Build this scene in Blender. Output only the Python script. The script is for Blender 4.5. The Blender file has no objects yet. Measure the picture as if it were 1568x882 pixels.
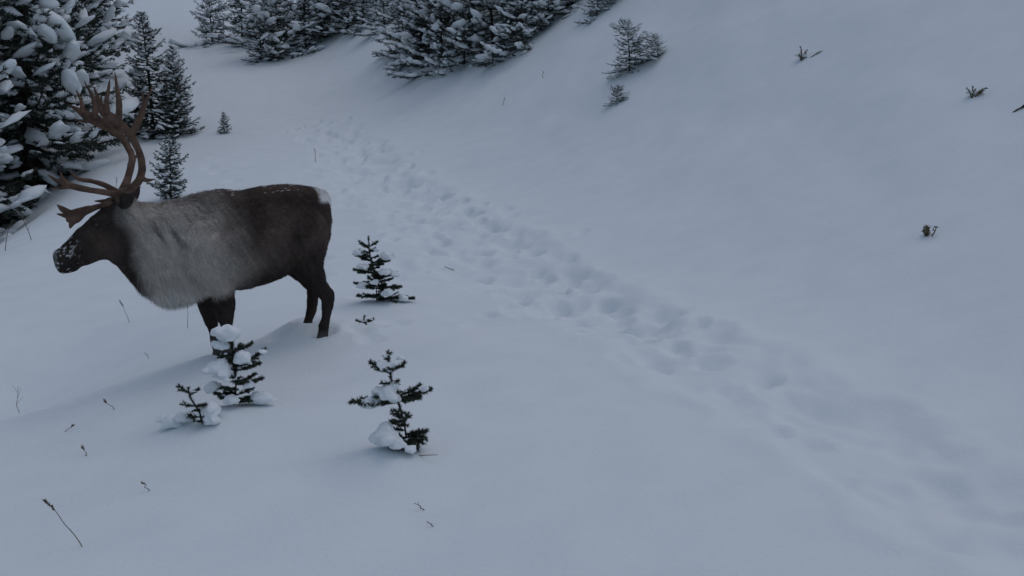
import bpy, math, numpy as np
from mathutils import Vector
rng=np.random.default_rng(11)
sc=bpy.context.scene
# ---------------------------------------------------------------- noise
def hsh(ix,iy,seed):
    n=(ix.astype(np.int64)*374761393+iy.astype(np.int64)*668265263+seed*982451653)&0x7fffffff
    n=((n^(n>>13))*1274126177)&0x7fffffff
    n=n^(n>>16)
    return (n&0xffff)/65535.0
def vn(x,y,seed=0):
    x=np.asarray(x,float);y=np.asarray(y,float)
    ix=np.floor(x);iy=np.floor(y);fx=x-ix;fy=y-iy
    fx=fx*fx*fx*(fx*(fx*6-15)+10);fy=fy*fy*fy*(fy*(fy*6-15)+10)
    a=hsh(ix,iy,seed);b=hsh(ix+1,iy,seed);c=hsh(ix,iy+1,seed);d=hsh(ix+1,iy+1,seed)
    return (a*(1-fx)+b*fx)*(1-fy)+(c*(1-fx)+d*fx)*fy-0.5
def n3(p,s,seed=0):
    return (vn(p[:,0]*s+p[:,2]*s*.7,p[:,1]*s-p[:,2]*s*.6,seed)+vn(p[:,1]*s+31,p[:,2]*s,seed+1)+vn(p[:,0]*s+7,p[:,2]*s+3,seed+2))/1.5
def sp(t,k): return np.logaddexp(0,np.asarray(t)/k)*k
def ss(a,b,x):
    t=np.clip((x-a)/(b-a),0,1);return t*t*(3-2*t)
# ---------------------------------------------------------------- mesh helper
def mk_mesh(name,V,F,mats,mi=None,smooth=True):
    me=bpy.data.meshes.new(name)
    V=np.asarray(V,np.float32)
    F=[f for f in F if len(f)]
    sizes=np.concatenate([np.full(len(f),f.shape[1]) for f in F])
    loops=np.concatenate([f.ravel() for f in F]).astype(np.int32)
    st=np.concatenate([[0],np.cumsum(sizes)[:-1]]).astype(np.int32)
    me.vertices.add(len(V));me.vertices.foreach_set('co',V.ravel())
    me.loops.add(len(loops));me.loops.foreach_set('vertex_index',loops)
    me.polygons.add(len(sizes));me.polygons.foreach_set('loop_start',st)
    me.polygons.foreach_set('loop_total',sizes.astype(np.int32))
    for m in mats: me.materials.append(m)
    if mi is not None: me.polygons.foreach_set('material_index',np.asarray(mi,np.int32))
    if smooth is True: me.polygons.foreach_set('use_smooth',np.ones(len(sizes),bool))
    me.update(calc_edges=True);me.validate()
    return me
def add_ob(name,me,loc=(0,0,0),rotz=0,scale=1,parent=None):
    ob=bpy.data.objects.new(name,me);bpy.context.collection.objects.link(ob)
    ob.location=loc;ob.rotation_euler=(0,0,rotz)
    ob.scale=(scale,)*3 if np.isscalar(scale) else scale
    if parent: ob.parent=parent
    return ob
class MB:
    def __init__(s): s.V=[];s.F=[];s.M=[];s.n=0
    def add(s,V,F,m):
        s.V.append(np.asarray(V,float));F=np.asarray(F,int)
        s.F.append(F+s.n);s.M.append(np.full(len(F),m));s.n+=len(V)
    def mesh(s,name,mats):
        return mk_mesh(name,np.concatenate(s.V),s.F,mats,np.concatenate(s.M))
def catmull(P,n):
    P=np.asarray(P,float);k=len(P)
    if k==2: 
        t=np.linspace(0,1,n)[:,None];return P[0]*(1-t)+P[1]*t
    Q=np.vstack([2*P[0]-P[1],P,2*P[-1]-P[-2]])
    u=np.linspace(0,k-1-1e-9,n);i=u.astype(int);t=(u-i)[:,None]
    a,b,c,d=Q[i],Q[i+1],Q[i+2],Q[i+3]
    return .5*((2*b)+(-a+c)*t+(2*a-5*b+4*c-d)*t*t+(-a+3*b-3*c+d)*t**3)
def nrm(a): return a/np.maximum(np.linalg.norm(a,axis=-1,keepdims=True),1e-9)
def tube(P,R,n=None,sides=10,lat=None,flat=None):
    P=np.asarray(P,float);R=np.asarray(R,float)
    n=n or max(3,4*(len(P)-1)+1)
    fl=np.ones(len(P)) if flat is None else np.asarray(flat,float)
    C=catmull(np.column_stack([P,R,fl]),n);X=C[:,:3];r=np.maximum(C[:,3],.0005);f=C[:,4]
    T=nrm(np.gradient(X,axis=0))
    L=np.tile(np.array([.3,.9,.2]) if lat is None else np.asarray(lat,float),(n,1))
    e2=nrm(np.cross(T,L));e1=np.cross(e2,T)
    ph=np.linspace(0,2*np.pi,sides,endpoint=False)
    V=X[:,None]+r[:,None,None]*(np.cos(ph)[None,:,None]*e1[:,None]*f[:,None,None]+np.sin(ph)[None,:,None]*e2[:,None])
    V=V.reshape(-1,3);i=np.arange(n-1)[:,None]*sides;j=np.arange(sides)[None];k=(j+1)%sides
    q=np.stack([i+j,i+k,i+sides+k,i+sides+j],-1).reshape(-1,4)
    tri=np.concatenate([q[:,[0,1,2]],q[:,[0,2,3]]])
    a=len(V);V=np.vstack([V,X[0],X[-1]]);jj=np.arange(sides)
    c1=np.stack([np.full(sides,a),(jj+1)%sides,jj],1);o=(n-1)*sides
    c2=np.stack([np.full(sides,a+1),o+jj,o+(jj+1)%sides],1)
    return V,np.concatenate([tri,c1,c2])
# ---------------------------------------------------------------- materials
def mat(name,col,rough=.8,var=None,scale=8,bump=0,bscale=60,spec=.3,attr=None,detail=4):
    m=bpy.data.materials.new(name);m.use_nodes=True;nt=m.node_tree;b=nt.nodes['Principled BSDF']
    b.inputs['Roughness'].default_value=rough;b.inputs['Specular IOR Level'].default_value=spec
    tc=nt.nodes.new('ShaderNodeTexCoord')
    if attr:
        a=nt.nodes.new('ShaderNodeAttribute');a.attribute_name=attr;nt.links.new(a.outputs['Color'],b.inputs['Base Color'])
    else:
        no=nt.nodes.new('ShaderNodeTexNoise');no.inputs['Scale'].default_value=scale;no.inputs['Detail'].default_value=detail
        nt.links.new(tc.outputs['Object'],no.inputs['Vector'])
        r=nt.nodes.new('ShaderNodeValToRGB');r.color_ramp.elements[0].position=.3;r.color_ramp.elements[1].position=.7
        r.color_ramp.elements[0].color=(*col,1);r.color_ramp.elements[1].color=(*(var or col),1)
        nt.links.new(no.outputs['Fac'],r.inputs['Fac']);nt.links.new(r.outputs['Color'],b.inputs['Base Color'])
    if bump:
        n2=nt.nodes.new('ShaderNodeTexNoise');n2.inputs['Scale'].default_value=bscale;n2.inputs['Detail'].default_value=4
        nt.links.new(tc.outputs['Object'],n2.inputs['Vector'])
        bp=nt.nodes.new('ShaderNodeBump');bp.inputs['Strength'].default_value=bump;bp.inputs['Distance'].default_value=.01
        nt.links.new(n2.outputs['Fac'],bp.inputs['Height']);nt.links.new(bp.outputs['Normal'],b.inputs['Normal'])
    return m
M_snow=mat('snow_surface',(.72,.78,.79),.8,(.76,.81,.82),3,.35,40,.2)
M_bsnow=mat('branch_snow',(.73,.78,.79),.8,(.78,.82,.83),8,.3,60,.2)
M_need=mat('spruce_needles',(.018,.028,.022),.6,(.045,.060,.045),5,0,1,.3)
M_need2=mat('sapling_needles',(.026,.038,.024),.55,(.055,.070,.042),14,0,1,.3)
M_bark=mat('spruce_bark',(.035,.026,.02),.9,(.07,.055,.045),20,.5,80,.2)
M_grass=mat('dry_stem',(.10,.075,.05),.8,(.2,.16,.1),30)
M_fur=mat('caribou_coat',(0,0,0),.85,attr='Col',spec=.15,bump=.4,bscale=120)
M_antler=mat('antler',(.065,.041,.030),.8,(.16,.10,.072),14,.6,60,.15)
M_eye=mat('eye',(.01,.008,.006),.15,spec=.6)
# ---------------------------------------------------------------- terrain
def xc(y): return 3.1-0.31*y
def hwid(y): return .35+.19*ss(6.5,11,np.asarray(y,float))
prints=[]
for lane in (-0.75,-.25,.25,0.7):
    s=1.0
    while s<23:
        k=float(hwid(s));near=1-float(ss(4.5,8.5,s))
        wob=0.12*math.sin(s*1.3+lane*5)+rng.normal(0,.14)
        prints.append((xc(s)+(lane*k+wob*k*1.6)/.955,s,rng.uniform(.05,.115)*(1+.35*near),rng.uniform(.03,.09)*(1-.68*near),rng.uniform(0.9,2.0),rng.uniform(-.8,1.2)))
        s+=rng.uniform(.15,.6)
for q in range(60):   # strays beside the trail
    s=rng.uniform(7.5,20);side=-1 if rng.random()<.7 else 1
    prints.append((xc(s)+side*(float(hwid(s))+abs(rng.normal(0,.28))),s,rng.uniform(.05,.10),rng.uniform(.015,.04),rng.uniform(.9,1.8),rng.uniform(-.8,1.2)))
for x,y in [(-2.0,10.9),(-2.3,11.6),(-2.5,12.6),(-3.0,13.4),(-3.4,14.5),(-3.9,15.6),(-4.3,16.7),(-4.9,18.1),(-5.2,19),(-5.0,17.6),(-5.6,17.1),(-6.0,16.5),(-1.6,10.1),(-1.3,9.5),(-1.0,8.9),(-.8,10.4),(-.55,9.6),(-1.2,10.4),(-1.0,11.3)]:
    prints.append((x+rng.normal(0,.12),y,rng.uniform(.08,.14),.035,1.3,.4))
for x,y,r,dp in [(-1.27,7.24,.07,.05),(-1.41,7.47,.09,.05),(-1.80,6.82,.06,.035),(-1.95,7.05,.06,.035),(-1.05,7.33,.09,.045),(-1.0,7.6,.1,.05),(-.85,7.8,.1,.035),(-1.6,7.3,.09,.05),(-1.75,7.6,.12,.05),(-1.15,7.9,.1,.04),(-.95,7.15,.08,.03)]:
    prints.append((x,y,r,dp,1.1,.2))
def Hbase(x,y):
    x=np.asarray(x,float);y=np.asarray(y,float)
    d=(x-xc(y))*0.955
    yy=np.clip(y-8,0,52)
    z=0.0078*yy**1.8+0.33*np.clip(y-60,0,None)
    slope=np.clip(0.5+0.012*(y-8),0.45,0.75)
    z=z+slope*(sp(d-1.3,.6))
    z=z-0.1*sp(-(d+1.5),.5)
    xe=-6.5-0.12*(y-14)-0.06*np.clip(y-17,0,60)**1.9
    z=z-0.6*sp(xe-x,.4)
    z=z-0.36*np.exp(-((x+3.6)/.9)**2-((y-7.6)/1.3)**2)
    z=z+0.12*vn(x/3.1,y/3.1,1)+0.06*vn(x/1.1,y/1.1,2)+0.014*vn(x/.35,y/.35,3)
    z=z+0.09*np.exp(-((x+1.33)/.42)**2-((y-7.38)/.4)**2)+0.08*np.exp(-((x+1.42)/.22)**2-((y-7.5)/.22)**2)
    z=z+0.06*np.exp(-((x+1.9)/.3)**2-((y-6.9)/.28)**2)
    z=z+0.07*np.exp(-((x+.58)/.22)**2-((y-4.75)/.2)**2)+0.07*np.exp(-((x+1.58)/.3)**2-((y-5.6)/.25)**2)
    z=z+0.04*np.exp(-((x+1.05)/.3)**2-((y-8.5)/.25)**2)
    z=z+.18*ss(2,5,d)*vn(x/.9+3,y/2.2,12)+.7*ss(2.2,6,d)*vn(x/3.2,y/4,13)+.03*ss(1.5,3,d)*vn(x/.4,y/.8,14)
    fade=1/(1+np.exp((y-21)/1.0))
    wob=0.22*vn(x/.9,y/.9,5)+.20*vn(x/.3,y/.3,6)+.09*vn(x/.12,y/.12,7)
    hw=hwid(y);dd=(d+wob)
    tr=np.exp(-(dd/hw)**4)*fade
    far=.6+.5*ss(5.5,10,y)
    z=z-0.065*tr+tr*far*(.06*vn(x/.26,y/.26,8)+.08*vn(x/.5,y/.42,9)+.036*vn(x/.13,y/.13,10))
    z=z+.014*np.exp(-((np.abs(dd)-hw-.13)/.13)**2)*fade
    return z
def pr(x,y,p):
    px,py,r,dep,asp,an=p
    ca,sa=math.cos(an),math.sin(an)
    x=x+.07*vn(x/.11,y/.11,15);y=y+.07*vn(x/.11,y/.11,16)
    u=((x-px)*ca+(y-py)*sa)/r;v=(-(x-px)*sa+(y-py)*ca)/(r*asp)
    q=u*u+v*v
    return -dep*(np.exp(-q**1.5)-0.16*np.exp(-((np.sqrt(q)-1.5)/.42)**2))
def H(x,y):
    z=float(Hbase(x,y))
    for p in prints:
        if abs(x-p[0])<.5 and abs(y-p[1])<.5: z+=float(pr(np.array(x),np.array(y),p))
    return z
def graded(lo,hi,d0,g,c0,c1,far):
    a=[c0]
    while a[-1]<c1: a.append(a[-1]+max(d0,d0+g*(a[-1]-c0)))
    s=a[-1]-a[-2]
    while a[-1]<hi: s=min(s*1.12,far);a.append(a[-1]+s)
    b=[c0];s=d0
    while b[-1]>lo: s=min(s*1.12,far);b.append(b[-1]-s)
    return np.array(b[:0:-1]+a)
ys=graded(-40,170,.022,.0036,2.6,26,4)
xr=graded(-4.6,90,.025,0,-4.6,3.6,4)
s=.03;b=[-4.6]
while b[-1]>-90:
    s=min(s*(1.006 if b[-1]>-12 else 1.12),4);b.append(b[-1]-s)
xs=np.array(b[:0:-1]+list(xr[xr>=-4.6]))
X,Y=np.meshgrid(xs,ys);Z=Hbase(X,Y)
for p in prints:
    i0,i1=np.searchsorted(ys,[p[1]-.5,p[1]+.5]);j0,j1=np.searchsorted(xs,[p[0]-.5,p[0]+.5])
    Z[i0:i1,j0:j1]+=pr(X[i0:i1,j0:j1],Y[i0:i1,j0:j1],p)
nx,ny=len(xs),len(ys)
i=np.arange(nx*ny).reshape(ny,nx)
f=np.stack([i[:-1,:-1].ravel(),i[:-1,1:].ravel(),i[1:,1:].ravel(),i[1:,:-1].ravel()],1)
add_ob('snow_ground',mk_mesh('snow_ground',np.stack([X.ravel(),Y.ravel(),Z.ravel()],1),[f],[M_snow]))
# ---------------------------------------------------------------- vegetation
def ico(sub):
    import bmesh
    bm=bmesh.new();bmesh.ops.create_icosphere(bm,subdivisions=sub,radius=1)
    V=np.array([v.co[:] for v in bm.verts]);F=np.array([[v.index for v in f.verts] for f in bm.faces]);bm.free();return V,F
ICO1=ico(1);ICO2=ico(2);ICO3=ico(3)
def blob(c,r,R,base=ICO2,amp=.25,seed=0,ax=None,slope=0):
    V,F=base;o=R.uniform(0,90,3)
    k=1+amp*n3(V+o,1.6,int(seed))*1.6
    P=V*k[:,None]*np.asarray(r)
    P[:,2]=np.where(P[:,2]<0,P[:,2]*.45,P[:,2])+slope*P[:,0]-.1*P[:,1]**2/max(r[1],1e-3)
    a=R.uniform(0,6.28) if ax is None else ax;ca,sa=math.cos(a),math.sin(a)
    return P@np.array([[ca,sa,0],[-sa,ca,0],[0,0,1]])+np.asarray(c),F
def needles(segs,dens,ln,w,R,spread=.9):
    segs=np.asarray(segs,float);p0,p1=segs[:,0],segs[:,1];l=np.linalg.norm(p1-p0,axis=1)
    n=np.maximum(1,(l*dens*R.uniform(.7,1.3,len(l))).astype(int));idx=np.repeat(np.arange(len(l)),n)
    t=R.random(len(idx))[:,None];b=p0[idx]*(1-t)+p1[idx]*t
    ax=nrm(p1-p0)[idx];rv=R.normal(size=b.shape);pe=nrm(np.cross(ax,rv));pe[:,2]=pe[:,2]*.8+.1
    d=nrm(ax*.65+pe*spread);L=(ln*R.uniform(.6,1.2,len(b)))[:,None]
    sd=nrm(np.cross(d,R.normal(size=b.shape)))*w/2
    V=np.stack([b-sd,b+sd,b+d*L],1).reshape(-1,3)
    return V,np.arange(len(V)).reshape(-1,3)
def spruce(name,h,rad,seed,nb,dens,nl,nw,snow,nmat,power=.85,low=.04,droop=.35,twig=.4,tr=None,ico_=ICO1,irr=.0,ss_=1.,sn=2.6):
    R=np.random.default_rng(seed);mb=MB();tr=tr or h*.018+.003
    lean=R.normal(0,.02+irr*.08,2)*h;ao=R.uniform(0,6.28)
    tp=lambda z:np.array([lean[0]*(z/h)**2+.01*h*math.sin(3*z/h),lean[1]*(z/h)**2,z])
    zz=np.linspace(-.15*h if h<1 else -.8,h,8)
    V,F=tube([tp(max(z,0))*[1,1,0]+[0,0,z] for z in zz],np.linspace(tr,tr*.12,8),n=16,sides=7,lat=(1,0,0));mb.add(V,F,0)
    segs=[[tp(h*.9),tp(h*1.0)]];az=R.uniform(0,6.28)
    for b in range(nb):
        fz=low+(1-low)*max(0,(b+R.uniform(-.4,.4))/nb)**.95;fz=min(max(fz,low),.985);z=fz*h
        az+=2.4+R.normal(0,.35)
        L=rad*((1-fz)**power*R.uniform(.55-irr*.2,1.2+irr*.3)*(1+irr*.6*math.cos(az-ao+fz*4))+.07)
        up=.55*fz-droop*(1-fz)+R.normal(0,.1+irr*.15)
        n=6;t=np.linspace(0,1,n);dirh=np.array([math.cos(az),math.sin(az),0])
        pts=tp(z)+dirh*(L*t)[:,None]+np.array([0,0,1])*(L*(up*t+.22*t*t*(1 if fz<.8 else .3)-(.25*droop)*np.sin(t*3.1)))[:,None]
        V,F=tube(pts,np.linspace(max(tr*.28*(1-fz)+tr*.07,.0015),.001+tr*.02,n),n=n,sides=4);mb.add(V,F,0)
        for k in range(n-1): segs.append([pts[k] if k else pts[0]*.6+pts[1]*.4,pts[k+1]])
        nt=max(2,int(L/(rad*.11)));side=np.array([-dirh[1],dirh[0],0])
        for k in range(nt):
            tt=.2+.78*(k+R.random()*.6)/nt;c=np.array([np.interp(tt,t,pts[:,q]) for q in range(3)])
            s=(-1)**k;tl=twig*L*(1.05-tt)*R.uniform(.6,1.2)+.04*rad
            e=c+(dirh*.65+side*s*.75+np.array([0,0,R.normal(-.08,.15)]))*tl
            m_=(c+e)/2+np.array([0,0,-.05*tl])
            segs+= [[c,m_],[m_,e]]
            if tl>.25*rad*.5 :
                for s2 in(-1,1):
                    c2=c*.5+e*.5;segs.append([c2,c2+(dirh*.8+side*s*.2+side*s2*.5+np.array([0,0,R.normal(-.05,.15)]))*tl*.4])
        if snow>0:
            for k in range(1+int(sn*L/rad+.5)):
                if R.random()<snow:
                    tt=R.uniform(.25,1.0);c=np.array([np.interp(tt,t,pts[:,q]) for q in range(3)])
                    d2=np.array([np.interp(tt+.1,t,pts[:,q])-np.interp(tt-.1,t,pts[:,q]) for q in range(3)])
                    sl=d2[2]/max(np.linalg.norm(d2[:2]),.01)
                    c=c+side*R.normal(0,.14)*L
                    r=ss_*rad*(.022+.075*R.random()**1.8)*(.6+.6*(L/rad))
                    V,F=blob(c+[0,0,r*.3],(r*R.uniform(1.0,1.8),r*R.uniform(.8,1.15),r*R.uniform(.5,.85)),R,ico_,.5,b,ax=az+R.normal(0,.6),slope=float(np.clip(sl,-.5,.5)));mb.add(V,F,2)
    V,F=needles(segs,dens,nl,nw,R);mb.add(V,F,1)
    return mb.mesh(name,[M_bark,nmat,M_bsnow])
SB=[spruce('spruce_big_%d'%k,7.5,1.75,20+k,230,85,.09,.026,.95,M_need,power=.8,low=.02,droop=.5,ico_=ICO2,irr=.4,ss_=1.1,sn=5) for k in range(2)]
SM=[spruce('spruce_mid_%d'%k,2.4,.66,30+k,125,190,.045,.011,.85,M_need,power=.85,low=.02,droop=.3,irr=.25,ss_=1.2,sn=3.8) for k in range(3)]
ST=[spruce('spruce_bushy_%d'%k,2.2,.92,40+k,85,115,.05,.012,.95,M_need,power=.55,low=.01,droop=.25,irr=.7,ss_=1.1,sn=6.5) for k in range(4)]
SS=[spruce('spruce_small_%d'%k,.85,.32,50+k,70,520,.024,.0055,.85,M_need,power=.8,low=.03,droop=.15,irr=.3,ss_=1.2,sn=3.2) for k in range(2)]
def put(name,me,x,y,s=1,rz=None,dz=0):
    return add_ob(name,me,(x,y,H(x,y)+dz),rng.uniform(0,6.28) if rz is None else rz,s)
for x,y,s,k in [(-8.9,20.3,1.0,0),(-9.1,17.6,.95,1),(-10.4,21.8,1.1,1),(-11.2,27,1.05,0),(-12.9,25,1.1,1),(-12.4,31,.9,0),(-14.5,29,1.1,0),(-16.8,33,1.1,1),(-11.8,19.5,1.1,0),(-15.5,24,1.2,1),(-14.2,38,.9,1),(-19,38,1.1,0)]:
    put('spruce_tree',SB[k],x,y,s,dz=-.3)
for x,y,s,k in [(-7.35,22.7,1.02,0),(-6.75,22.3,.74,1),(-8.0,24.0,.5,2),(-7.1,23.2,.6,2)]:
    put('spruce_tree',SM[k],x,y,(s*1.15,s*1.15,s))
put('spruce_tree',SS[0],-4.76,15.3,1.08);put('spruce_tree',SS[1],-5.79,22.3,.5)
put('spruce_tree',ST[1],1.75,16.7,(.42,.4,.34));put('spruce_tree',ST[2],1.5,15.9,(.2,.2,.12),dz=-.03);put('spruce_tree',ST[0],2.15,16.6,(.3,.25,.16),dz=-.03)
th=[(-2.45,26.0,.7),(-2.0,25.6,.85),(-1.5,24.3,.9),(-1.0,23.4,.9),(-.4,23.2,1.05),(.15,21.9,.7),(.7,22.5,.9),(1.2,22.6,.75),(-2.7,27.6,1.1),(-2.0,27.2,1.3),(-1.0,26.0,1.3),(0.2,25,1.4),(1.6,24.5,1.2),(2.5,24.5,1.3),(-.5,28.5,1.6),(1.6,28,1.6),(1.55,20.6,.5),(2.0,21.2,.6),(3.3,23,.9),
    (-7.4,32.9,.9),(-6.9,33.3,1.2),(-6.2,33.8,1.1),(-5.6,34.0,1.2),(-4.9,33.7,1.0),(-4.3,32.5,.9),(-6.6,36,1.6),(-5.2,36.5,1.6),(-9.7,36.4,.9),(-9.0,37.5,1.2),(-3.6,35,1.5),(-3.5,31,.7)]
for q,(x,y,s) in enumerate(th):
    put('spruce_tree',(ST+SM[:1])[q%4 if s<1.25 else (q%5)],x,y,(s,s*rng.uniform(.85,1.15),s*rng.uniform(.75,1.15)),dz=-.12)
def sapling(name,h,branches,lumps,seed,lean=(0,0),nl=.018,nw=.0036,dens=2000,loc=None,tr=.006,dup=1):
    R=np.random.default_rng(seed);mb=MB()
    tp=lambda f:np.array([lean[0]*f+.01*math.sin(f*6),lean[1]*f,h*f])
    V,F=tube([tp(f)+[0,0,0] for f in np.linspace(-.25,1,8)],np.linspace(tr,tr*.4,8),n=20,sides=7,lat=(1,0,0));mb.add(V,F,0)
    segs=[[tp(.75),tp(.9)],[tp(.9),tp(1)],[tp(.4),tp(.75)]]
    br=list(branches)
    for q in range(dup):
        br+=[(min(.95,max(.03,f+R.normal(0,.05))),a+R.normal(0,30),l*R.uniform(.4,.8),r+R.normal(.08,.16)) for f,a,l,r in branches]
    for fz,az,L,rise in br:
        a=math.radians(az+R.normal(0,5));dh=np.array([math.cos(a),math.sin(a),0]);sd=np.array([-dh[1],dh[0],0])
        n=6;t=np.linspace(0,1,n)
        pts=tp(fz)+dh*(L*t)[:,None]+np.array([0,0,1])*(L*rise*(t*.4+.6*t*t))[:,None]+sd*(R.normal(0,.08)*L*t*t)[:,None]
        V,F=tube(pts,np.linspace(.0034,.0016,n),n=n,sides=5);mb.add(V,F,0)
        for k in range(n-1): segs.append([pts[k] if k else pts[0]*.8+pts[1]*.2,pts[k+1]])
        for k in range(int(L/.02)):
            tt=.25+.7*(k+R.random()*.4)/max(1,int(L/.02));c=np.array([np.interp(tt,t,pts[:,q]) for q in range(3)])
            s=(-1)**k;tl=L*.42*(1.1-tt)*R.uniform(.7,1.2)+.012
            e=c+(dh*.7+sd*s*.7+np.array([0,0,rise*.4+R.normal(.1,.12)]))*tl;segs.append([c,e])
    V,F=needles(segs,dens,nl,nw,R,1.0);mb.add(V,F,1)
    mt=MB()
    lumps=list(lumps)
    for q in range(14):   # small clots caught on the twigs
        sg=segs[R.integers(3,len(segs))];lumps.append((tuple(np.array(sg[1])+[0,0,.006]),R.uniform(.007,.014)))
    for c,r in lumps:
        for q in range(6 if r>.015 else 2):
            o=R.normal(0,.45,3)*r*np.array([1,1,.5]) if q else np.zeros(3)
            rr=r*(1 if q==0 else R.uniform(.4,.75))
            V,F=blob(np.array(c)+o,(rr*R.uniform(1,1.2),rr,rr*.85),R,ICO3 if r>.015 else ICO2,.3,q);mt.add(V,F,0)
    me=mt.mesh('tmp',[M_bsnow]);ob=bpy.data.objects.new('tmp',me);bpy.context.collection.objects.link(ob)
    md=ob.modifiers.new('r','REMESH');md.mode='VOXEL';md.voxel_size=.005
    md=ob.modifiers.new('s','SMOOTH');md.iterations=3
    dg=bpy.context.evaluated_depsgraph_get();e=ob.evaluated_get(dg).to_mesh()
    V=np.empty(len(e.vertices)*3);e.vertices.foreach_get('co',V);V=V.reshape(-1,3)
    F=np.array([p.vertices[:] for p in e.polygons]);bpy.data.objects.remove(ob)
    V=V+ (n3(V,50,3)*.007)[:,None]*np.array([1,1,1])
    mb.V.append(V);mb.F.append(F+mb.n);mb.M.append(np.full(len(F),2));mb.n+=len(V)
    me=mb.mesh(name,[M_bark,M_need2,M_bsnow])
    x,y=loc;return add_ob(name,me,(x,y,H(x,y)-.01))
sapling('spruce_sapling',.44,
  [(.5,178,.22,.05),(.52,200,.16,.0),(.55,2,.16,.28),(.55,-25,.13,.1),(.5,110,.13,.1),(.82,165,.10,.45),(.84,20,.07,.5),(.84,275,.06,.5),(.7,230,.07,.3),
   (.12,190,.12,.25),(.1,235,.14,.2),(.1,280,.13,.15),(.1,320,.13,.1),(.12,10,.1,.3),(.2,215,.1,.4),(.07,255,.12,.1),(.05,300,.12,.1),(.15,350,.09,.3),(.3,240,.1,.3),(.3,120,.1,.3),(.93,90,.05,.8)],
  [((-.165,-.04,.22),.040),((-.085,-.04,.265),.050),((-.13,-.03,.23),.03),((-.09,-.01,.385),.03),((.09,-.03,.29),.018),((-.09,-.10,.085),.062),((-.12,-.03,.06),.04),((-.03,-.13,.06),.035),((-.02,-.01,.43),.018),((.03,-.14,.035),.025),((-.05,-.04,.31),.02)],
  1,lean=(-.075,0),loc=(-.485,4.86))
sapling('spruce_sapling',.40,
  [(.55,10,.17,.55),(.5,-20,.16,.35),(.6,150,.10,.4),(.4,170,.12,.2),(.35,300,.14,.2),(.3,350,.16,.3),(.25,200,.12,.2),(.25,260,.12,.2),(.1,20,.16,.15),(.1,320,.14,.1),(.12,180,.12,.2),(.75,20,.11,.4),(.8,150,.07,.4),(.65,270,.09,.3),(.45,90,.1,.3),(.15,240,.12,.2)],
  [((-.0,-.03,.40),.06),((-.04,-.03,.34),.04),((.07,-.05,.27),.045),((-.06,-.08,.225),.055),((-.02,-.1,.20),.04),((.11,-.06,.13),.03),((.02,-.12,.07),.035),((-.1,-.05,.12),.04),((.16,-.04,.05),.05),((.17,.0,.30),.02)],
  2,lean=(.02,0),loc=(-1.50,5.72),dup=1)
sapling('spruce_sapling',.20,
  [(.85,150,.07,.5),(.8,30,.05,.6),(.5,200,.07,.3),(.5,330,.08,.3),(.2,20,.08,.3),(.2,190,.07,.3),(.15,270,.08,.2),(.4,270,.06,.3)],
  [((.05,-.02,.08),.045),((-.1,.03,.03),.045),((-.17,.06,-.01),.055),((.06,-.03,.03),.04)],
  3,lean=(-.06,0),loc=(-1.60,5.46),dup=0)
sapling('spruce_sapling',.52,
  [(.85,170,.08,.5),(.85,10,.07,.5),(.7,160,.13,.25),(.68,200,.12,.2),(.6,20,.16,.15),(.6,-20,.15,.15),(.45,180,.16,.15),(.45,215,.15,.1),(.4,10,.18,.1),(.4,320,.15,.1),(.25,190,.17,.15),(.25,240,.15,.1),(.2,340,.2,.1),(.2,20,.2,.05),(.1,270,.15,.1),(.08,200,.16,.1),(.3,90,.12,.2),(.5,270,.1,.2),(.05,350,.3,.0)],
  [((.10,-.04,.37),.055),((-.13,-.03,.39),.04),((-.09,-.06,.28),.04),((.08,-.09,.25),.04),((.15,-.05,.22),.035),((-.1,-.08,.14),.045),((.02,-.06,.42),.022),((.1,-.12,.09),.045),((.22,-.05,.03),.04),((0,-.1,.17),.03)],
  4,lean=(-.05,0),loc=(-1.07,8.53),nw=.0045,dup=2)
sapling('spruce_sapling',.12,
  [(.6,180,.06,.3),(.6,0,.06,.4),(.3,270,.07,.2),(.3,200,.07,.2),(.2,330,.06,.2)],
  [((-.04,0,.03),.03)],5,loc=(-1.03,7.56))
def stem(name,x,y,h,lean,seed,head=True,r=.0022):
    R=np.random.default_rng(seed);mb=MB();n=6
    pts=[np.array([lean[0]*(.7*t+.3*t*t)+R.normal(0,.004),lean[1]*t,h*t]) for t in np.linspace(-.15,1,n)]
    V,F=tube(pts,np.linspace(r,r*.6,n),n=12,sides=5,lat=(1,0,0));mb.add(V,F,0)
    if head:
        top=pts[-1];ax=nrm(pts[-1]-pts[-2])
        V,F=needles([[top-ax*min(.05,h*.3),top+ax*.01]],1100,.016,.005,R,.6);mb.add(V,F,0)
    else:
        for k in range(3):
            c=pts[2+k];e=c+np.array([R.normal(0,.05),R.normal(0,.03),.05+R.random()*.03])*min(1,h*5);V,F=tube([c,e],[r*.6,r*.3],n=3,sides=4);mb.add(V,F,0)
    me=mb.mesh(name,[M_grass]);return add_ob(name,me,(x,y,H(x,y)))
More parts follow.
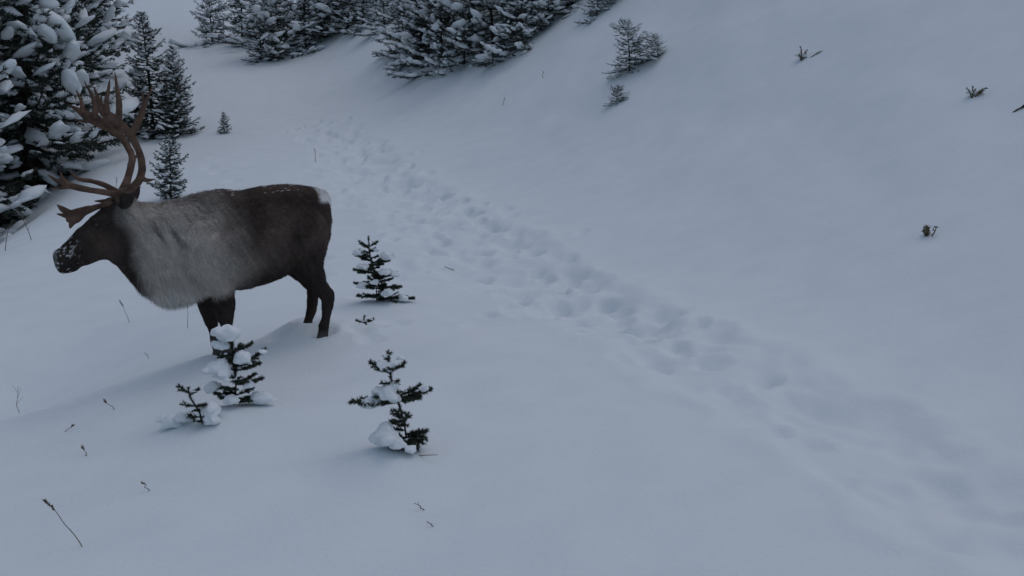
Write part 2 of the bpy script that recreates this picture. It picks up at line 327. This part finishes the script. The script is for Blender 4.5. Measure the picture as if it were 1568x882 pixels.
for a in [(-1.72,4.14,.19,(-.13,0),1,True),(-1.62,4.68,.035,(-.03,0),2,True),(-2.17,5.38,.04,(-.02,0),3,True),(-2.31,6.16,.05,(-.05,0),4,True),(-2.66,7.84,.04,(-.04,.0),5,False),(-3.52,7.55,.2,(.01,0),6,False),(-3.2,8.99,.18,(-.06,0),7,True),(-2.54,8.43,.2,(.01,0),8,True),(-.36,4.28,.03,(-.04,0),9,False),(-.31,4.13,.02,(-.03,0),10,False),(-.56,10.36,.03,(-.07,0),11,True),(-3.22,18.05,.2,(0,0),12,True),(-.15,18.8,.12,(.02,0),13,True),(.53,19.06,.1,(0,0),14,True),(-6.0,13.6,.4,(-.15,0),16,False),(-6.2,13.3,.35,(.1,0),17,False),(-5.6,15.5,.4,(.02,0),18,False),(-2.5,5.9,.03,(.05,0),19,True),(-.42,4.75,.02,(.09,-.05),20,False)]:
    stem('dry_grass_stem',*a[:2],a[2],a[3],a[4],a[5],r=.0022 if a[1]<10 else .005)
for k,(x,y,s) in enumerate([(3.53,13.65,.16),(4.30,10.41,.10),(3.11,8.15,.08),(1.5,16.3,.1)]):
    R=np.random.default_rng(60+k);mb=MB()
    for q in range(9):
        e=np.array([R.normal(.2,.5)*s,R.normal(0,.4)*s-.02,s*R.uniform(.4,1)])
        V,F=tube([np.array([0,0,-.04]),e*.5+R.normal(0,.01,3),e],[.006,.005,.002],n=5,sides=4);mb.add(V,F,0)
        V,F=needles([[e*.5,e]],260,.03,.010,R);mb.add(V,F,0)
    V,F=blob((0,.02,s*.35),(s*.5,s*.4,s*.3),R,ICO2,.4,k);mb.add(V,F,1)
    add_ob('dry_shrub',mb.mesh('dry_shrub',[M_grass,M_bsnow]),(x,y,H(x,y)))
mb=MB()
for P in [[(0,0,-.05),(.06,-.05,.03),(.16,-.06,.07),(.3,-.02,.12)],[(.1,-.05,.05),(.16,-.1,.12),(.22,-.1,.14)]]:
    V,F=tube(P,np.linspace(.009,.004,len(P)),n=10,sides=6);mb.add(V,F,0)
add_ob('dead_branch',mb.mesh('dead_branch',[M_bark]),(4.38,9.83,H(4.38,9.83)))
# ---------------------------------------------------------------- caribou
cb=bpy.data.objects.new('caribou',None);bpy.context.collection.objects.link(cb)
cb.location=(-1.80,7.0,0);cb.rotation_euler=(0,0,math.radians(215))
def loft(S,sides=28,k=.5):
    V=[];ph=np.linspace(0,2*np.pi,sides,endpoint=False)
    S=np.array(S,float);S=catmull(S,len(S)*4)
    for r in S:
        t,b,l,w,bi=r[:3],r[3:6],nrm(r[6:9]),r[9],r[10]
        c=(t+b)/2;v=(t-b)/2
        s_=np.sin(ph);cc=np.cos(ph)
        wid=np.sign(cc)*np.abs(cc)**.9*(1+bi*s_)
        V.append(c+s_[:,None]*v+wid[:,None]*w*l)
    n=len(S);V=np.concatenate(V);i=np.arange(n-1)[:,None]*sides;j=np.arange(sides)[None];kk=(j+1)%sides
    q=np.stack([i+j,i+kk,i+sides+kk,i+sides+j],-1).reshape(-1,4);tri=np.concatenate([q[:,[0,1,2]],q[:,[0,2,3]]])
    a=len(V);V=np.vstack([V,V[:sides].mean(0),V[-sides:].mean(0)]);jj=np.arange(sides);o=(n-1)*sides
    return V,np.concatenate([tri,np.stack([np.full(sides,a),(jj+1)%sides,jj],1),np.stack([np.full(sides,a+1),o+jj,o+(jj+1)%sides],1)])
ch,sh=math.cos(math.radians(23)),math.sin(math.radians(23))
def hp(h,s,z): return np.array([.699+h*ch+s*sh,-h*sh+s*ch,z])
parts=MB()
T=[(-.675,.89,.66,.05,0),(-.65,.935,.58,.10,0),(-.59,.978,.50,.15,0),(-.50,1.003,.46,.185,0),(-.35,1.016,.425,.215,-.1),(-.19,1.004,.38,.25,-.15),(-.03,.993,.36,.262,-.15),(.08,1.005,.352,.245,-.2),(.20,.985,.335,.215,-.08),(.32,.955,.305,.185,.05),(.42,.94,.295,.155,.1),(.52,.945,.36,.135,.1),(.60,.96,.44,.12,.05),(.68,.985,.54,.11,0),(.75,.985,.61,.09,0)]
S=[]
for x,t,b,w,bi in T:
    yb=0 if x<.4 else -(x-.4)*.12
    S.append([x,yb,t,x+(.02 if x>.3 else 0),yb,b,0,1,0,w,bi])
parts.add(*loft(S),0)
Hd=[(-.10,.975,-.05,.62,.10),(-.03,.995,.0,.605,.10),(.04,.985,.05,.60,.098),(.085,.945,.095,.612,.092),(.13,.90,.13,.607,.085),(.19,.845,.175,.597,.068),(.255,.785,.225,.577,.054),(.315,.735,.27,.547,.050),(.352,.703,.315,.531,.052),(.380,.672,.352,.54,.046),(.390,.645,.376,.572,.03)]
S=[[*hp(a,0,b),*hp(c,0,d),sh,ch,0,w,.05] for a,b,c,d,w in Hd]
parts.add(*loft(S,24),0)
for P,R,fl in [
  ([(.20,.09,.86),(.24,.12,.70),(.24,.135,.54),(.14,.15,.40),(.12,.15,.20),(.118,.145,.05),(.12,.145,-.06),(.15,.145,-.17),(.17,.145,-.26)],[.10,.15,.125,.080,.048,.034,.038,.046,.05],[.9]*9),
  ([(.20,-.09,.86),(.24,-.12,.70),(.24,-.13,.54),(.155,-.14,.40),(.13,-.14,.20),(.095,-.135,.05),(.08,-.135,-.06),(.10,-.135,-.17),(.12,-.135,-.28)],[.10,.15,.12,.076,.046,.034,.038,.047,.05],[.9]*9),
  ([(-.42,.08,.87),(-.43,.10,.76),(-.44,.12,.62),(-.455,.14,.50),(-.515,.145,.38),(-.585,.145,.27),(-.578,.145,.17),(-.555,.145,.05),(-.535,.145,-.02),(-.50,.145,-.1),(-.48,.145,-.2)],[.11,.165,.16,.115,.064,.047,.036,.032,.040,.042,.045],[.9]*11),
  ([(-.42,-.08,.87),(-.43,-.10,.76),(-.45,-.12,.62),(-.48,-.14,.50),(-.55,-.145,.38),(-.62,-.145,.29),(-.61,-.145,.18),(-.575,-.145,.06),(-.55,-.145,-.06),(-.52,-.145,-.18)],[.11,.165,.155,.105,.062,.045,.036,.033,.042,.045],[.9]*10)]:
    V,F=tube(P,R,sides=16,n=44,lat=(0,1,0),flat=fl);parts.add(V,F,0)
parts.add(*tube([(-.56,0,.962),(-.635,0,.94),(-.675,0,.895),(-.68,0,.84)],[.03,.034,.024,.010],lat=(0,1,0)),0)
for s in(1,-1):
    parts.add(*tube([hp(.04,.07*s,.90),hp(.10,.085*s,.868),hp(.15,.068*s,.85)],[.02,.022,.012]),0)
    parts.add(*tube([hp(-.01,.055*s,.97),hp(-.02,.06*s,1.01)],[.035,.028]),0)
me=parts.mesh('tmp',[M_fur]);ob=bpy.data.objects.new('tmp',me);bpy.context.collection.objects.link(ob)
md=ob.modifiers.new('r','REMESH');md.mode='VOXEL';md.voxel_size=.009
md=ob.modifiers.new('s','SMOOTH');md.iterations=5;md.factor=.5
def grab(ob):
    e=ob.evaluated_get(bpy.context.evaluated_depsgraph_get()).to_mesh();e.calc_loop_triangles()
    V=np.array([v.co[:] for v in e.vertices]);N=np.array([v.normal[:] for v in e.vertices])
    F=np.empty(len(e.loop_triangles)*3,np.int32);e.loop_triangles.foreach_get('vertices',F);F=F.reshape(-1,3)
    bpy.data.objects.remove(ob);return V,N,F
V,N,F=grab(ob)
V=V+N*(n3(V,14,5)*.014+n3(V,40,9)*.005)[:,None]
mb=MB()
for s in(1,-1):
    mb.add(*tube([hp(-.03,.075*s,.94),hp(-.055,.10*s,.965),hp(-.075,.125*s,1.0),hp(-.09,.14*s,1.035),hp(-.10,.145*s,1.07)],[.020,.034,.038,.028,.005],n=16,lat=(sh,ch,0),flat=[.8,.5,.35,.35,.5]),0)
ob=bpy.data.objects.new('tmp',mb.mesh('tmp',[M_fur]));bpy.context.collection.objects.link(ob)
VE,NE,FE=grab(ob)
isear=np.concatenate([np.zeros(len(V)),np.ones(len(VE))])
F=np.vstack([F,FE+len(V)]);V=np.vstack([V,VE]);N=np.vstack([N,NE])
def coat(P,R,ear=None):
    x,y,z=P.T;no=n3(P,9,21);nf=n3(P,45,31);j=R.normal(0,1,len(P))
    st=vn((x*.86-z*.5)*75,(x*.5+z*.86)*11,41);wr=vn(x*24-z*10+y*5,z*8+x*3,42)
    brown=np.array([.055,.040,.033]);dark=np.array([.025,.019,.017]);cream=np.array([.54,.495,.435]);grey=np.array([.26,.24,.215]);white=np.array([.74,.73,.71])
    C=np.tile(brown,(len(P),1))
    def mix(C,c,m): m=np.clip(m,0,1)[:,None];return C*(1-m)+c*m
    C=mix(C,np.array([.085,.063,.052]),np.clip(.25+1.4*no,0,.8)*ss(.55,.7,z))
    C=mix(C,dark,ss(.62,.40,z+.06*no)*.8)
    C=mix(C,dark,np.exp(-((x+.50)/.13)**2)*ss(.85,.6,z)*.45)
    C=mix(C,np.array([.18,.15,.125]),np.exp(-((x+.0)/.17)**2-((z-.52+.2*x)/.085)**2)*.85)
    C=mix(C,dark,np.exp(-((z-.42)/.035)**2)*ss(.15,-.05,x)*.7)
    bx=.12+.12*no+.38*np.clip(z-.72,0,.3)-.12*np.clip(.72-z,0,.3)
    m=ss(bx-.22,bx+.20,x)
    lowm=ss(.31,.44,z+.06*no+.9*np.clip(x-.22,0,.25))
    C=mix(C,cream,m*lowm)
    C=mix(C,np.array([.09,.072,.062]),m*ss(.88,.98,z+.03*no)*ss(.66,.2,x)*.8)
    C=mix(C,grey,m*ss(.92,.98,z+.03*no)*.6)
    C=mix(C,grey,m*np.clip(.12+1.0*no+1.2*st,0,.7)*.8)
    C=mix(C,np.array([.11,.10,.095]),m*ss(.10,.3,wr)*np.exp(-((x-.45)/.14)**2-((z-.78)/.14)**2)*.8)
    C=mix(C,np.array([.60,.575,.54]),ss(.28,.36,x)*ss(.48,.36,z)*.8)
    h=(x-.699)*ch-y*sh
    hm=ss(-.13,.0,h+.14*(.80-z)+.06*no)*ss(.5,.6,x)
    C=mix(C,np.array([.042,.031,.026]),hm)
    C=mix(C,np.array([.09,.066,.05]),hm*np.exp(-((h-.10)/.07)**2-((z-.74)/.07)**2)*.5)
    C=mix(C,dark,hm*np.exp(-((h-.27)/.09)**2)*.7)
    C=mix(C,dark,hm*np.exp(-((h-.115)/.035)**2-((z-.838)/.03)**2)*.8)
    C=mix(C,np.array([.38,.38,.38]),hm*ss(.355,.378,h+.02*no)*.7)
    C=mix(C,white,hm*ss(.20,.32,h)*(n3(P,95,77)>.28)*.7)
    C=mix(C,np.array([.02,.018,.018]),hm*np.exp(-((h-.378)/.018)**2-((z-.635)/.022)**2)*.95)
    C=mix(C,np.array([.02,.018,.018]),hm*np.exp(-(((z-.588)-.12*(h-.33))/.007)**2)*ss(.25,.28,h)*.9)
    C=mix(C,white,ss(-.55,-.61,x+.03*no)*ss(.88,.91,z)+ss(-.66,-.675,x)*ss(.82,.87,z))
    lg=ss(.36,.26,z)*(x<.3)
    C=mix(C,np.array([.030,.023,.020]),lg)
    C=mix(C,np.array([.25,.24,.23]),ss(.06,0,z)*.3*lg)
    C=mix(C,white,((n3(P,90,55)>.44)&(z>.975)&(x<.2)&(x>-.5))*.7)
    if ear is not None: C=mix(C,np.array([.03,.024,.02]),ear*.95)
    return np.clip(C*(1+.12*j+.5*no+.35*st)[:,None],.008,.88)
R=np.random.default_rng(5)
a,b_,c_=V[F[:,0]],V[F[:,1]],V[F[:,2]];ar=np.linalg.norm(np.cross(b_-a,c_-a),axis=1)
NS=100000
fi=R.choice(len(F),NS,p=ar/ar.sum());r1=np.sqrt(R.random(NS));r2=R.random(NS)
w0,w1,w2=(1-r1)[:,None],(r1*(1-r2))[:,None],(r1*r2)[:,None]
P=w0*V[F[fi,0]]+w1*V[F[fi,1]]+w2*V[F[fi,2]];Nn=nrm(w0*N[F[fi,0]]+w1*N[F[fi,1]]+w2*N[F[fi,2]]);er=isear[F[fi,0]]
x,y,z=P.T;h=(x-.699)*ch-y*sh
g=np.tile(np.array([-1,0,-.45]),(NS,1));g[z<.4]=[-.15,0,-1]
neck=(x>.15)&(h<-.02)&(er<.5);g[neck]=[-.55,0,-.9]
g[er>.5]=[-.3,.2,1]
g+=R.normal(0,.28,g.shape);g-=Nn*np.sum(g*Nn,1,keepdims=True);g=nrm(g)
L=np.full(NS,.020);L[neck]=.034;L[(x>.2)&(z<.55)&(x<.62)&(z>.3)]=.065;L[(h>0)&(x>.6)]=.009;L[(z<.36)&(x<.22)]=.011
L[(x<-.60)&(z>.84)]=.02;L[er>.5]=.014
L*=R.uniform(.6,1.2,NS);lift=np.where(h>0,.2,.34)*R.uniform(.5,1.4,NS)
tip=P+g*L[:,None]+Nn*(L*lift)[:,None];sd=nrm(np.cross(Nn,g))*(.0014+.02*L)[:,None]
base=P-Nn*.001
FV=np.stack([base-sd,base+sd,tip],1).reshape(-1,3)
FC=np.repeat(coat(P,R,er),3,axis=0)
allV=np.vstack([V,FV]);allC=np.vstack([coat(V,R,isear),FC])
FF=np.vstack([F,np.arange(NS*3).reshape(-1,3)+len(V)])
me=mk_mesh('caribou_body',allV,[FF],[M_fur])
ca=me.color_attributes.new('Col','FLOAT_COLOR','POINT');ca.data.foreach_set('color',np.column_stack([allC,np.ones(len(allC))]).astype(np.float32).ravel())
add_ob('body',me,parent=cb)
mb=MB()
for s in(1,-1):
    Vv,Ff=ICO2;mb.add(Vv*.017+hp(.115,.085*s,.838),Ff,0)
add_ob('eyes',mb.mesh('eyes',[M_eye]),parent=cb)
mb=MB()
def at(P,R,flat=None,n=None):
    Q=[hp(a,l,.985+z) for a,z,l in P]
    V,F=tube(Q,np.array(R)*.98,n=n or 8*(len(P)-1)+1,sides=12,lat=(sh,ch,0),flat=flat)
    V=V+nrm(V-V.mean(0))*(n3(V,35,3)*.006)[:,None];mb.add(V,F,0)
at([(-.01,.0,.06),(-.03,.035,.08),(-.098,.069,.15),(-.166,.146,.22),(-.176,.264,.27),(-.127,.388,.27),(-.063,.446,.24),(.024,.523,.2),(.05,.59,.17),(.071,.657,.15)],[.034,.026,.025,.024,.021,.022,.034,.026,.014,.004],[1,1,1,1,1,.9,.45,.5,.7,1])
at([(-.055,.43,.24),(-.07,.53,.23),(-.066,.619,.22),(-.055,.740,.2)],[.024,.019,.014,.003])
at([(-.127,.38,.27),(-.17,.45,.28),(-.205,.53,.28),(-.261,.657,.26)],[.022,.022,.016,.003])
at([(.0,.50,.21),(.0,.58,.2),(-.012,.65,.18),(-.02,.70,.17)],[.02,.013,.009,.003])
at([(-.16,.14,.21),(-.20,.122,.22),(-.245,.128,.23)],[.018,.012,.003])
at([(-.19,.50,.28),(-.21,.57,.27),(-.205,.62,.26)],[.014,.009,.003])
at([(.0,.0,-.06),(-.02,.04,-.08),(-.05,.117,-.15),(-.066,.234,-.24),(-.02,.331,-.27),(.05,.409,-.26),(.155,.474,-.22),(.215,.515,-.2),(.267,.551,-.18)],[.034,.026,.024,.022,.021,.03,.034,.02,.004],[1,1,1,1,.9,.5,.4,.6,1])
at([(.14,.47,-.22),(.125,.54,-.22),(.14,.61,-.21),(.178,.694,-.2)],[.025,.017,.012,.003])
at([(.05,.409,-.26),(.07,.48,-.26),(.095,.55,-.25),(.09,.62,-.24)],[.025,.018,.012,.003])
at([(.15,.465,-.22),(.20,.455,-.21),(.25,.467,-.2)],[.022,.013,.003])
at([(.2,.50,-.2),(.20,.57,-.2),(.225,.64,-.19)],[.018,.012,.003])
at([(-.06,.22,-.23),(-.10,.24,-.25),(-.13,.235,-.26)],[.014,.009,.003])
at([(.0,.03,.07),(.06,.045,.09),(.145,.061,.10),(.253,.090,.11),(.32,.12,.1),(.366,.154,.1)],[.022,.019,.018,.02,.013,.003],[1,1,.9,.6,.8,1])
at([(.245,.09,.11),(.28,.125,.11),(.296,.172,.11)],[.018,.011,.003])
at([(.25,.085,.11),(.30,.075,.11),(.348,.072,.11)],[.016,.010,.003])
at([(.01,.03,-.07),(.08,.07,-.1),(.16,.095,-.13),(.24,.11,-.14),(.29,.16,-.14)],[.02,.017,.015,.012,.003])
at([(.02,-.01,.05),(.06,-.03,.05),(.11,-.045,.045),(.19,-.07,.03),(.255,-.105,.02),(.30,-.11,.02)],[.022,.018,.017,.028,.045,.02],[1,1,.9,.4,.25,.3])
at([(.26,-.09,.02),(.31,-.06,.02),(.34,-.03,.02)],[.025,.016,.003],[.4,.5,1])
at([(.27,-.10,.02),(.31,-.095,.02),(.345,-.085,.02)],[.022,.014,.003],[.4,.5,1])
at([(.245,-.115,.02),(.265,-.145,.02),(.28,-.175,.02)],[.028,.018,.004],[.4,.5,1])
at([(.02,-.01,-.05),(.08,-.02,-.06),(.14,-.02,-.06)],[.02,.014,.003])
add_ob('antlers',mb.mesh('antlers',[M_antler]),parent=cb)
# ---------------------------------------------------------------- light
w=bpy.data.worlds.new('World');sc.world=w;w.use_nodes=True
s=w.node_tree.nodes.new('ShaderNodeTexSky');s.sky_type='NISHITA';s.sun_disc=False
az,el=math.radians(60),math.radians(68)
s.sun_elevation=el;s.sun_rotation=az;s.dust_density=1.6;s.ozone_density=1.6
w.node_tree.links.new(s.outputs[0],w.node_tree.nodes['Background'].inputs[0]);w.node_tree.nodes['Background'].inputs[1].default_value=.083
l=bpy.data.lights.new('sun','SUN');l.energy=.5;l.angle=math.radians(150);l.color=(1,.97,.94)
lo=bpy.data.objects.new('sun',l);bpy.context.collection.objects.link(lo)
dv=Vector((math.sin(az)*math.cos(el),math.cos(az)*math.cos(el),math.sin(el)));lo.rotation_euler=dv.to_track_quat('Z','Y').to_euler();lo.location=dv*50
sc.view_settings.view_transform='Standard';sc.view_settings.look='None';sc.view_settings.exposure=0
c=bpy.data.cameras.new('camera');co=bpy.data.objects.new('camera',c);bpy.context.collection.objects.link(co);sc.camera=co
co.location=(0,0,1.6);co.rotation_euler=(math.radians(80),0,0);c.sensor_width=36;c.lens=36*1681/1568;c.clip_end=600
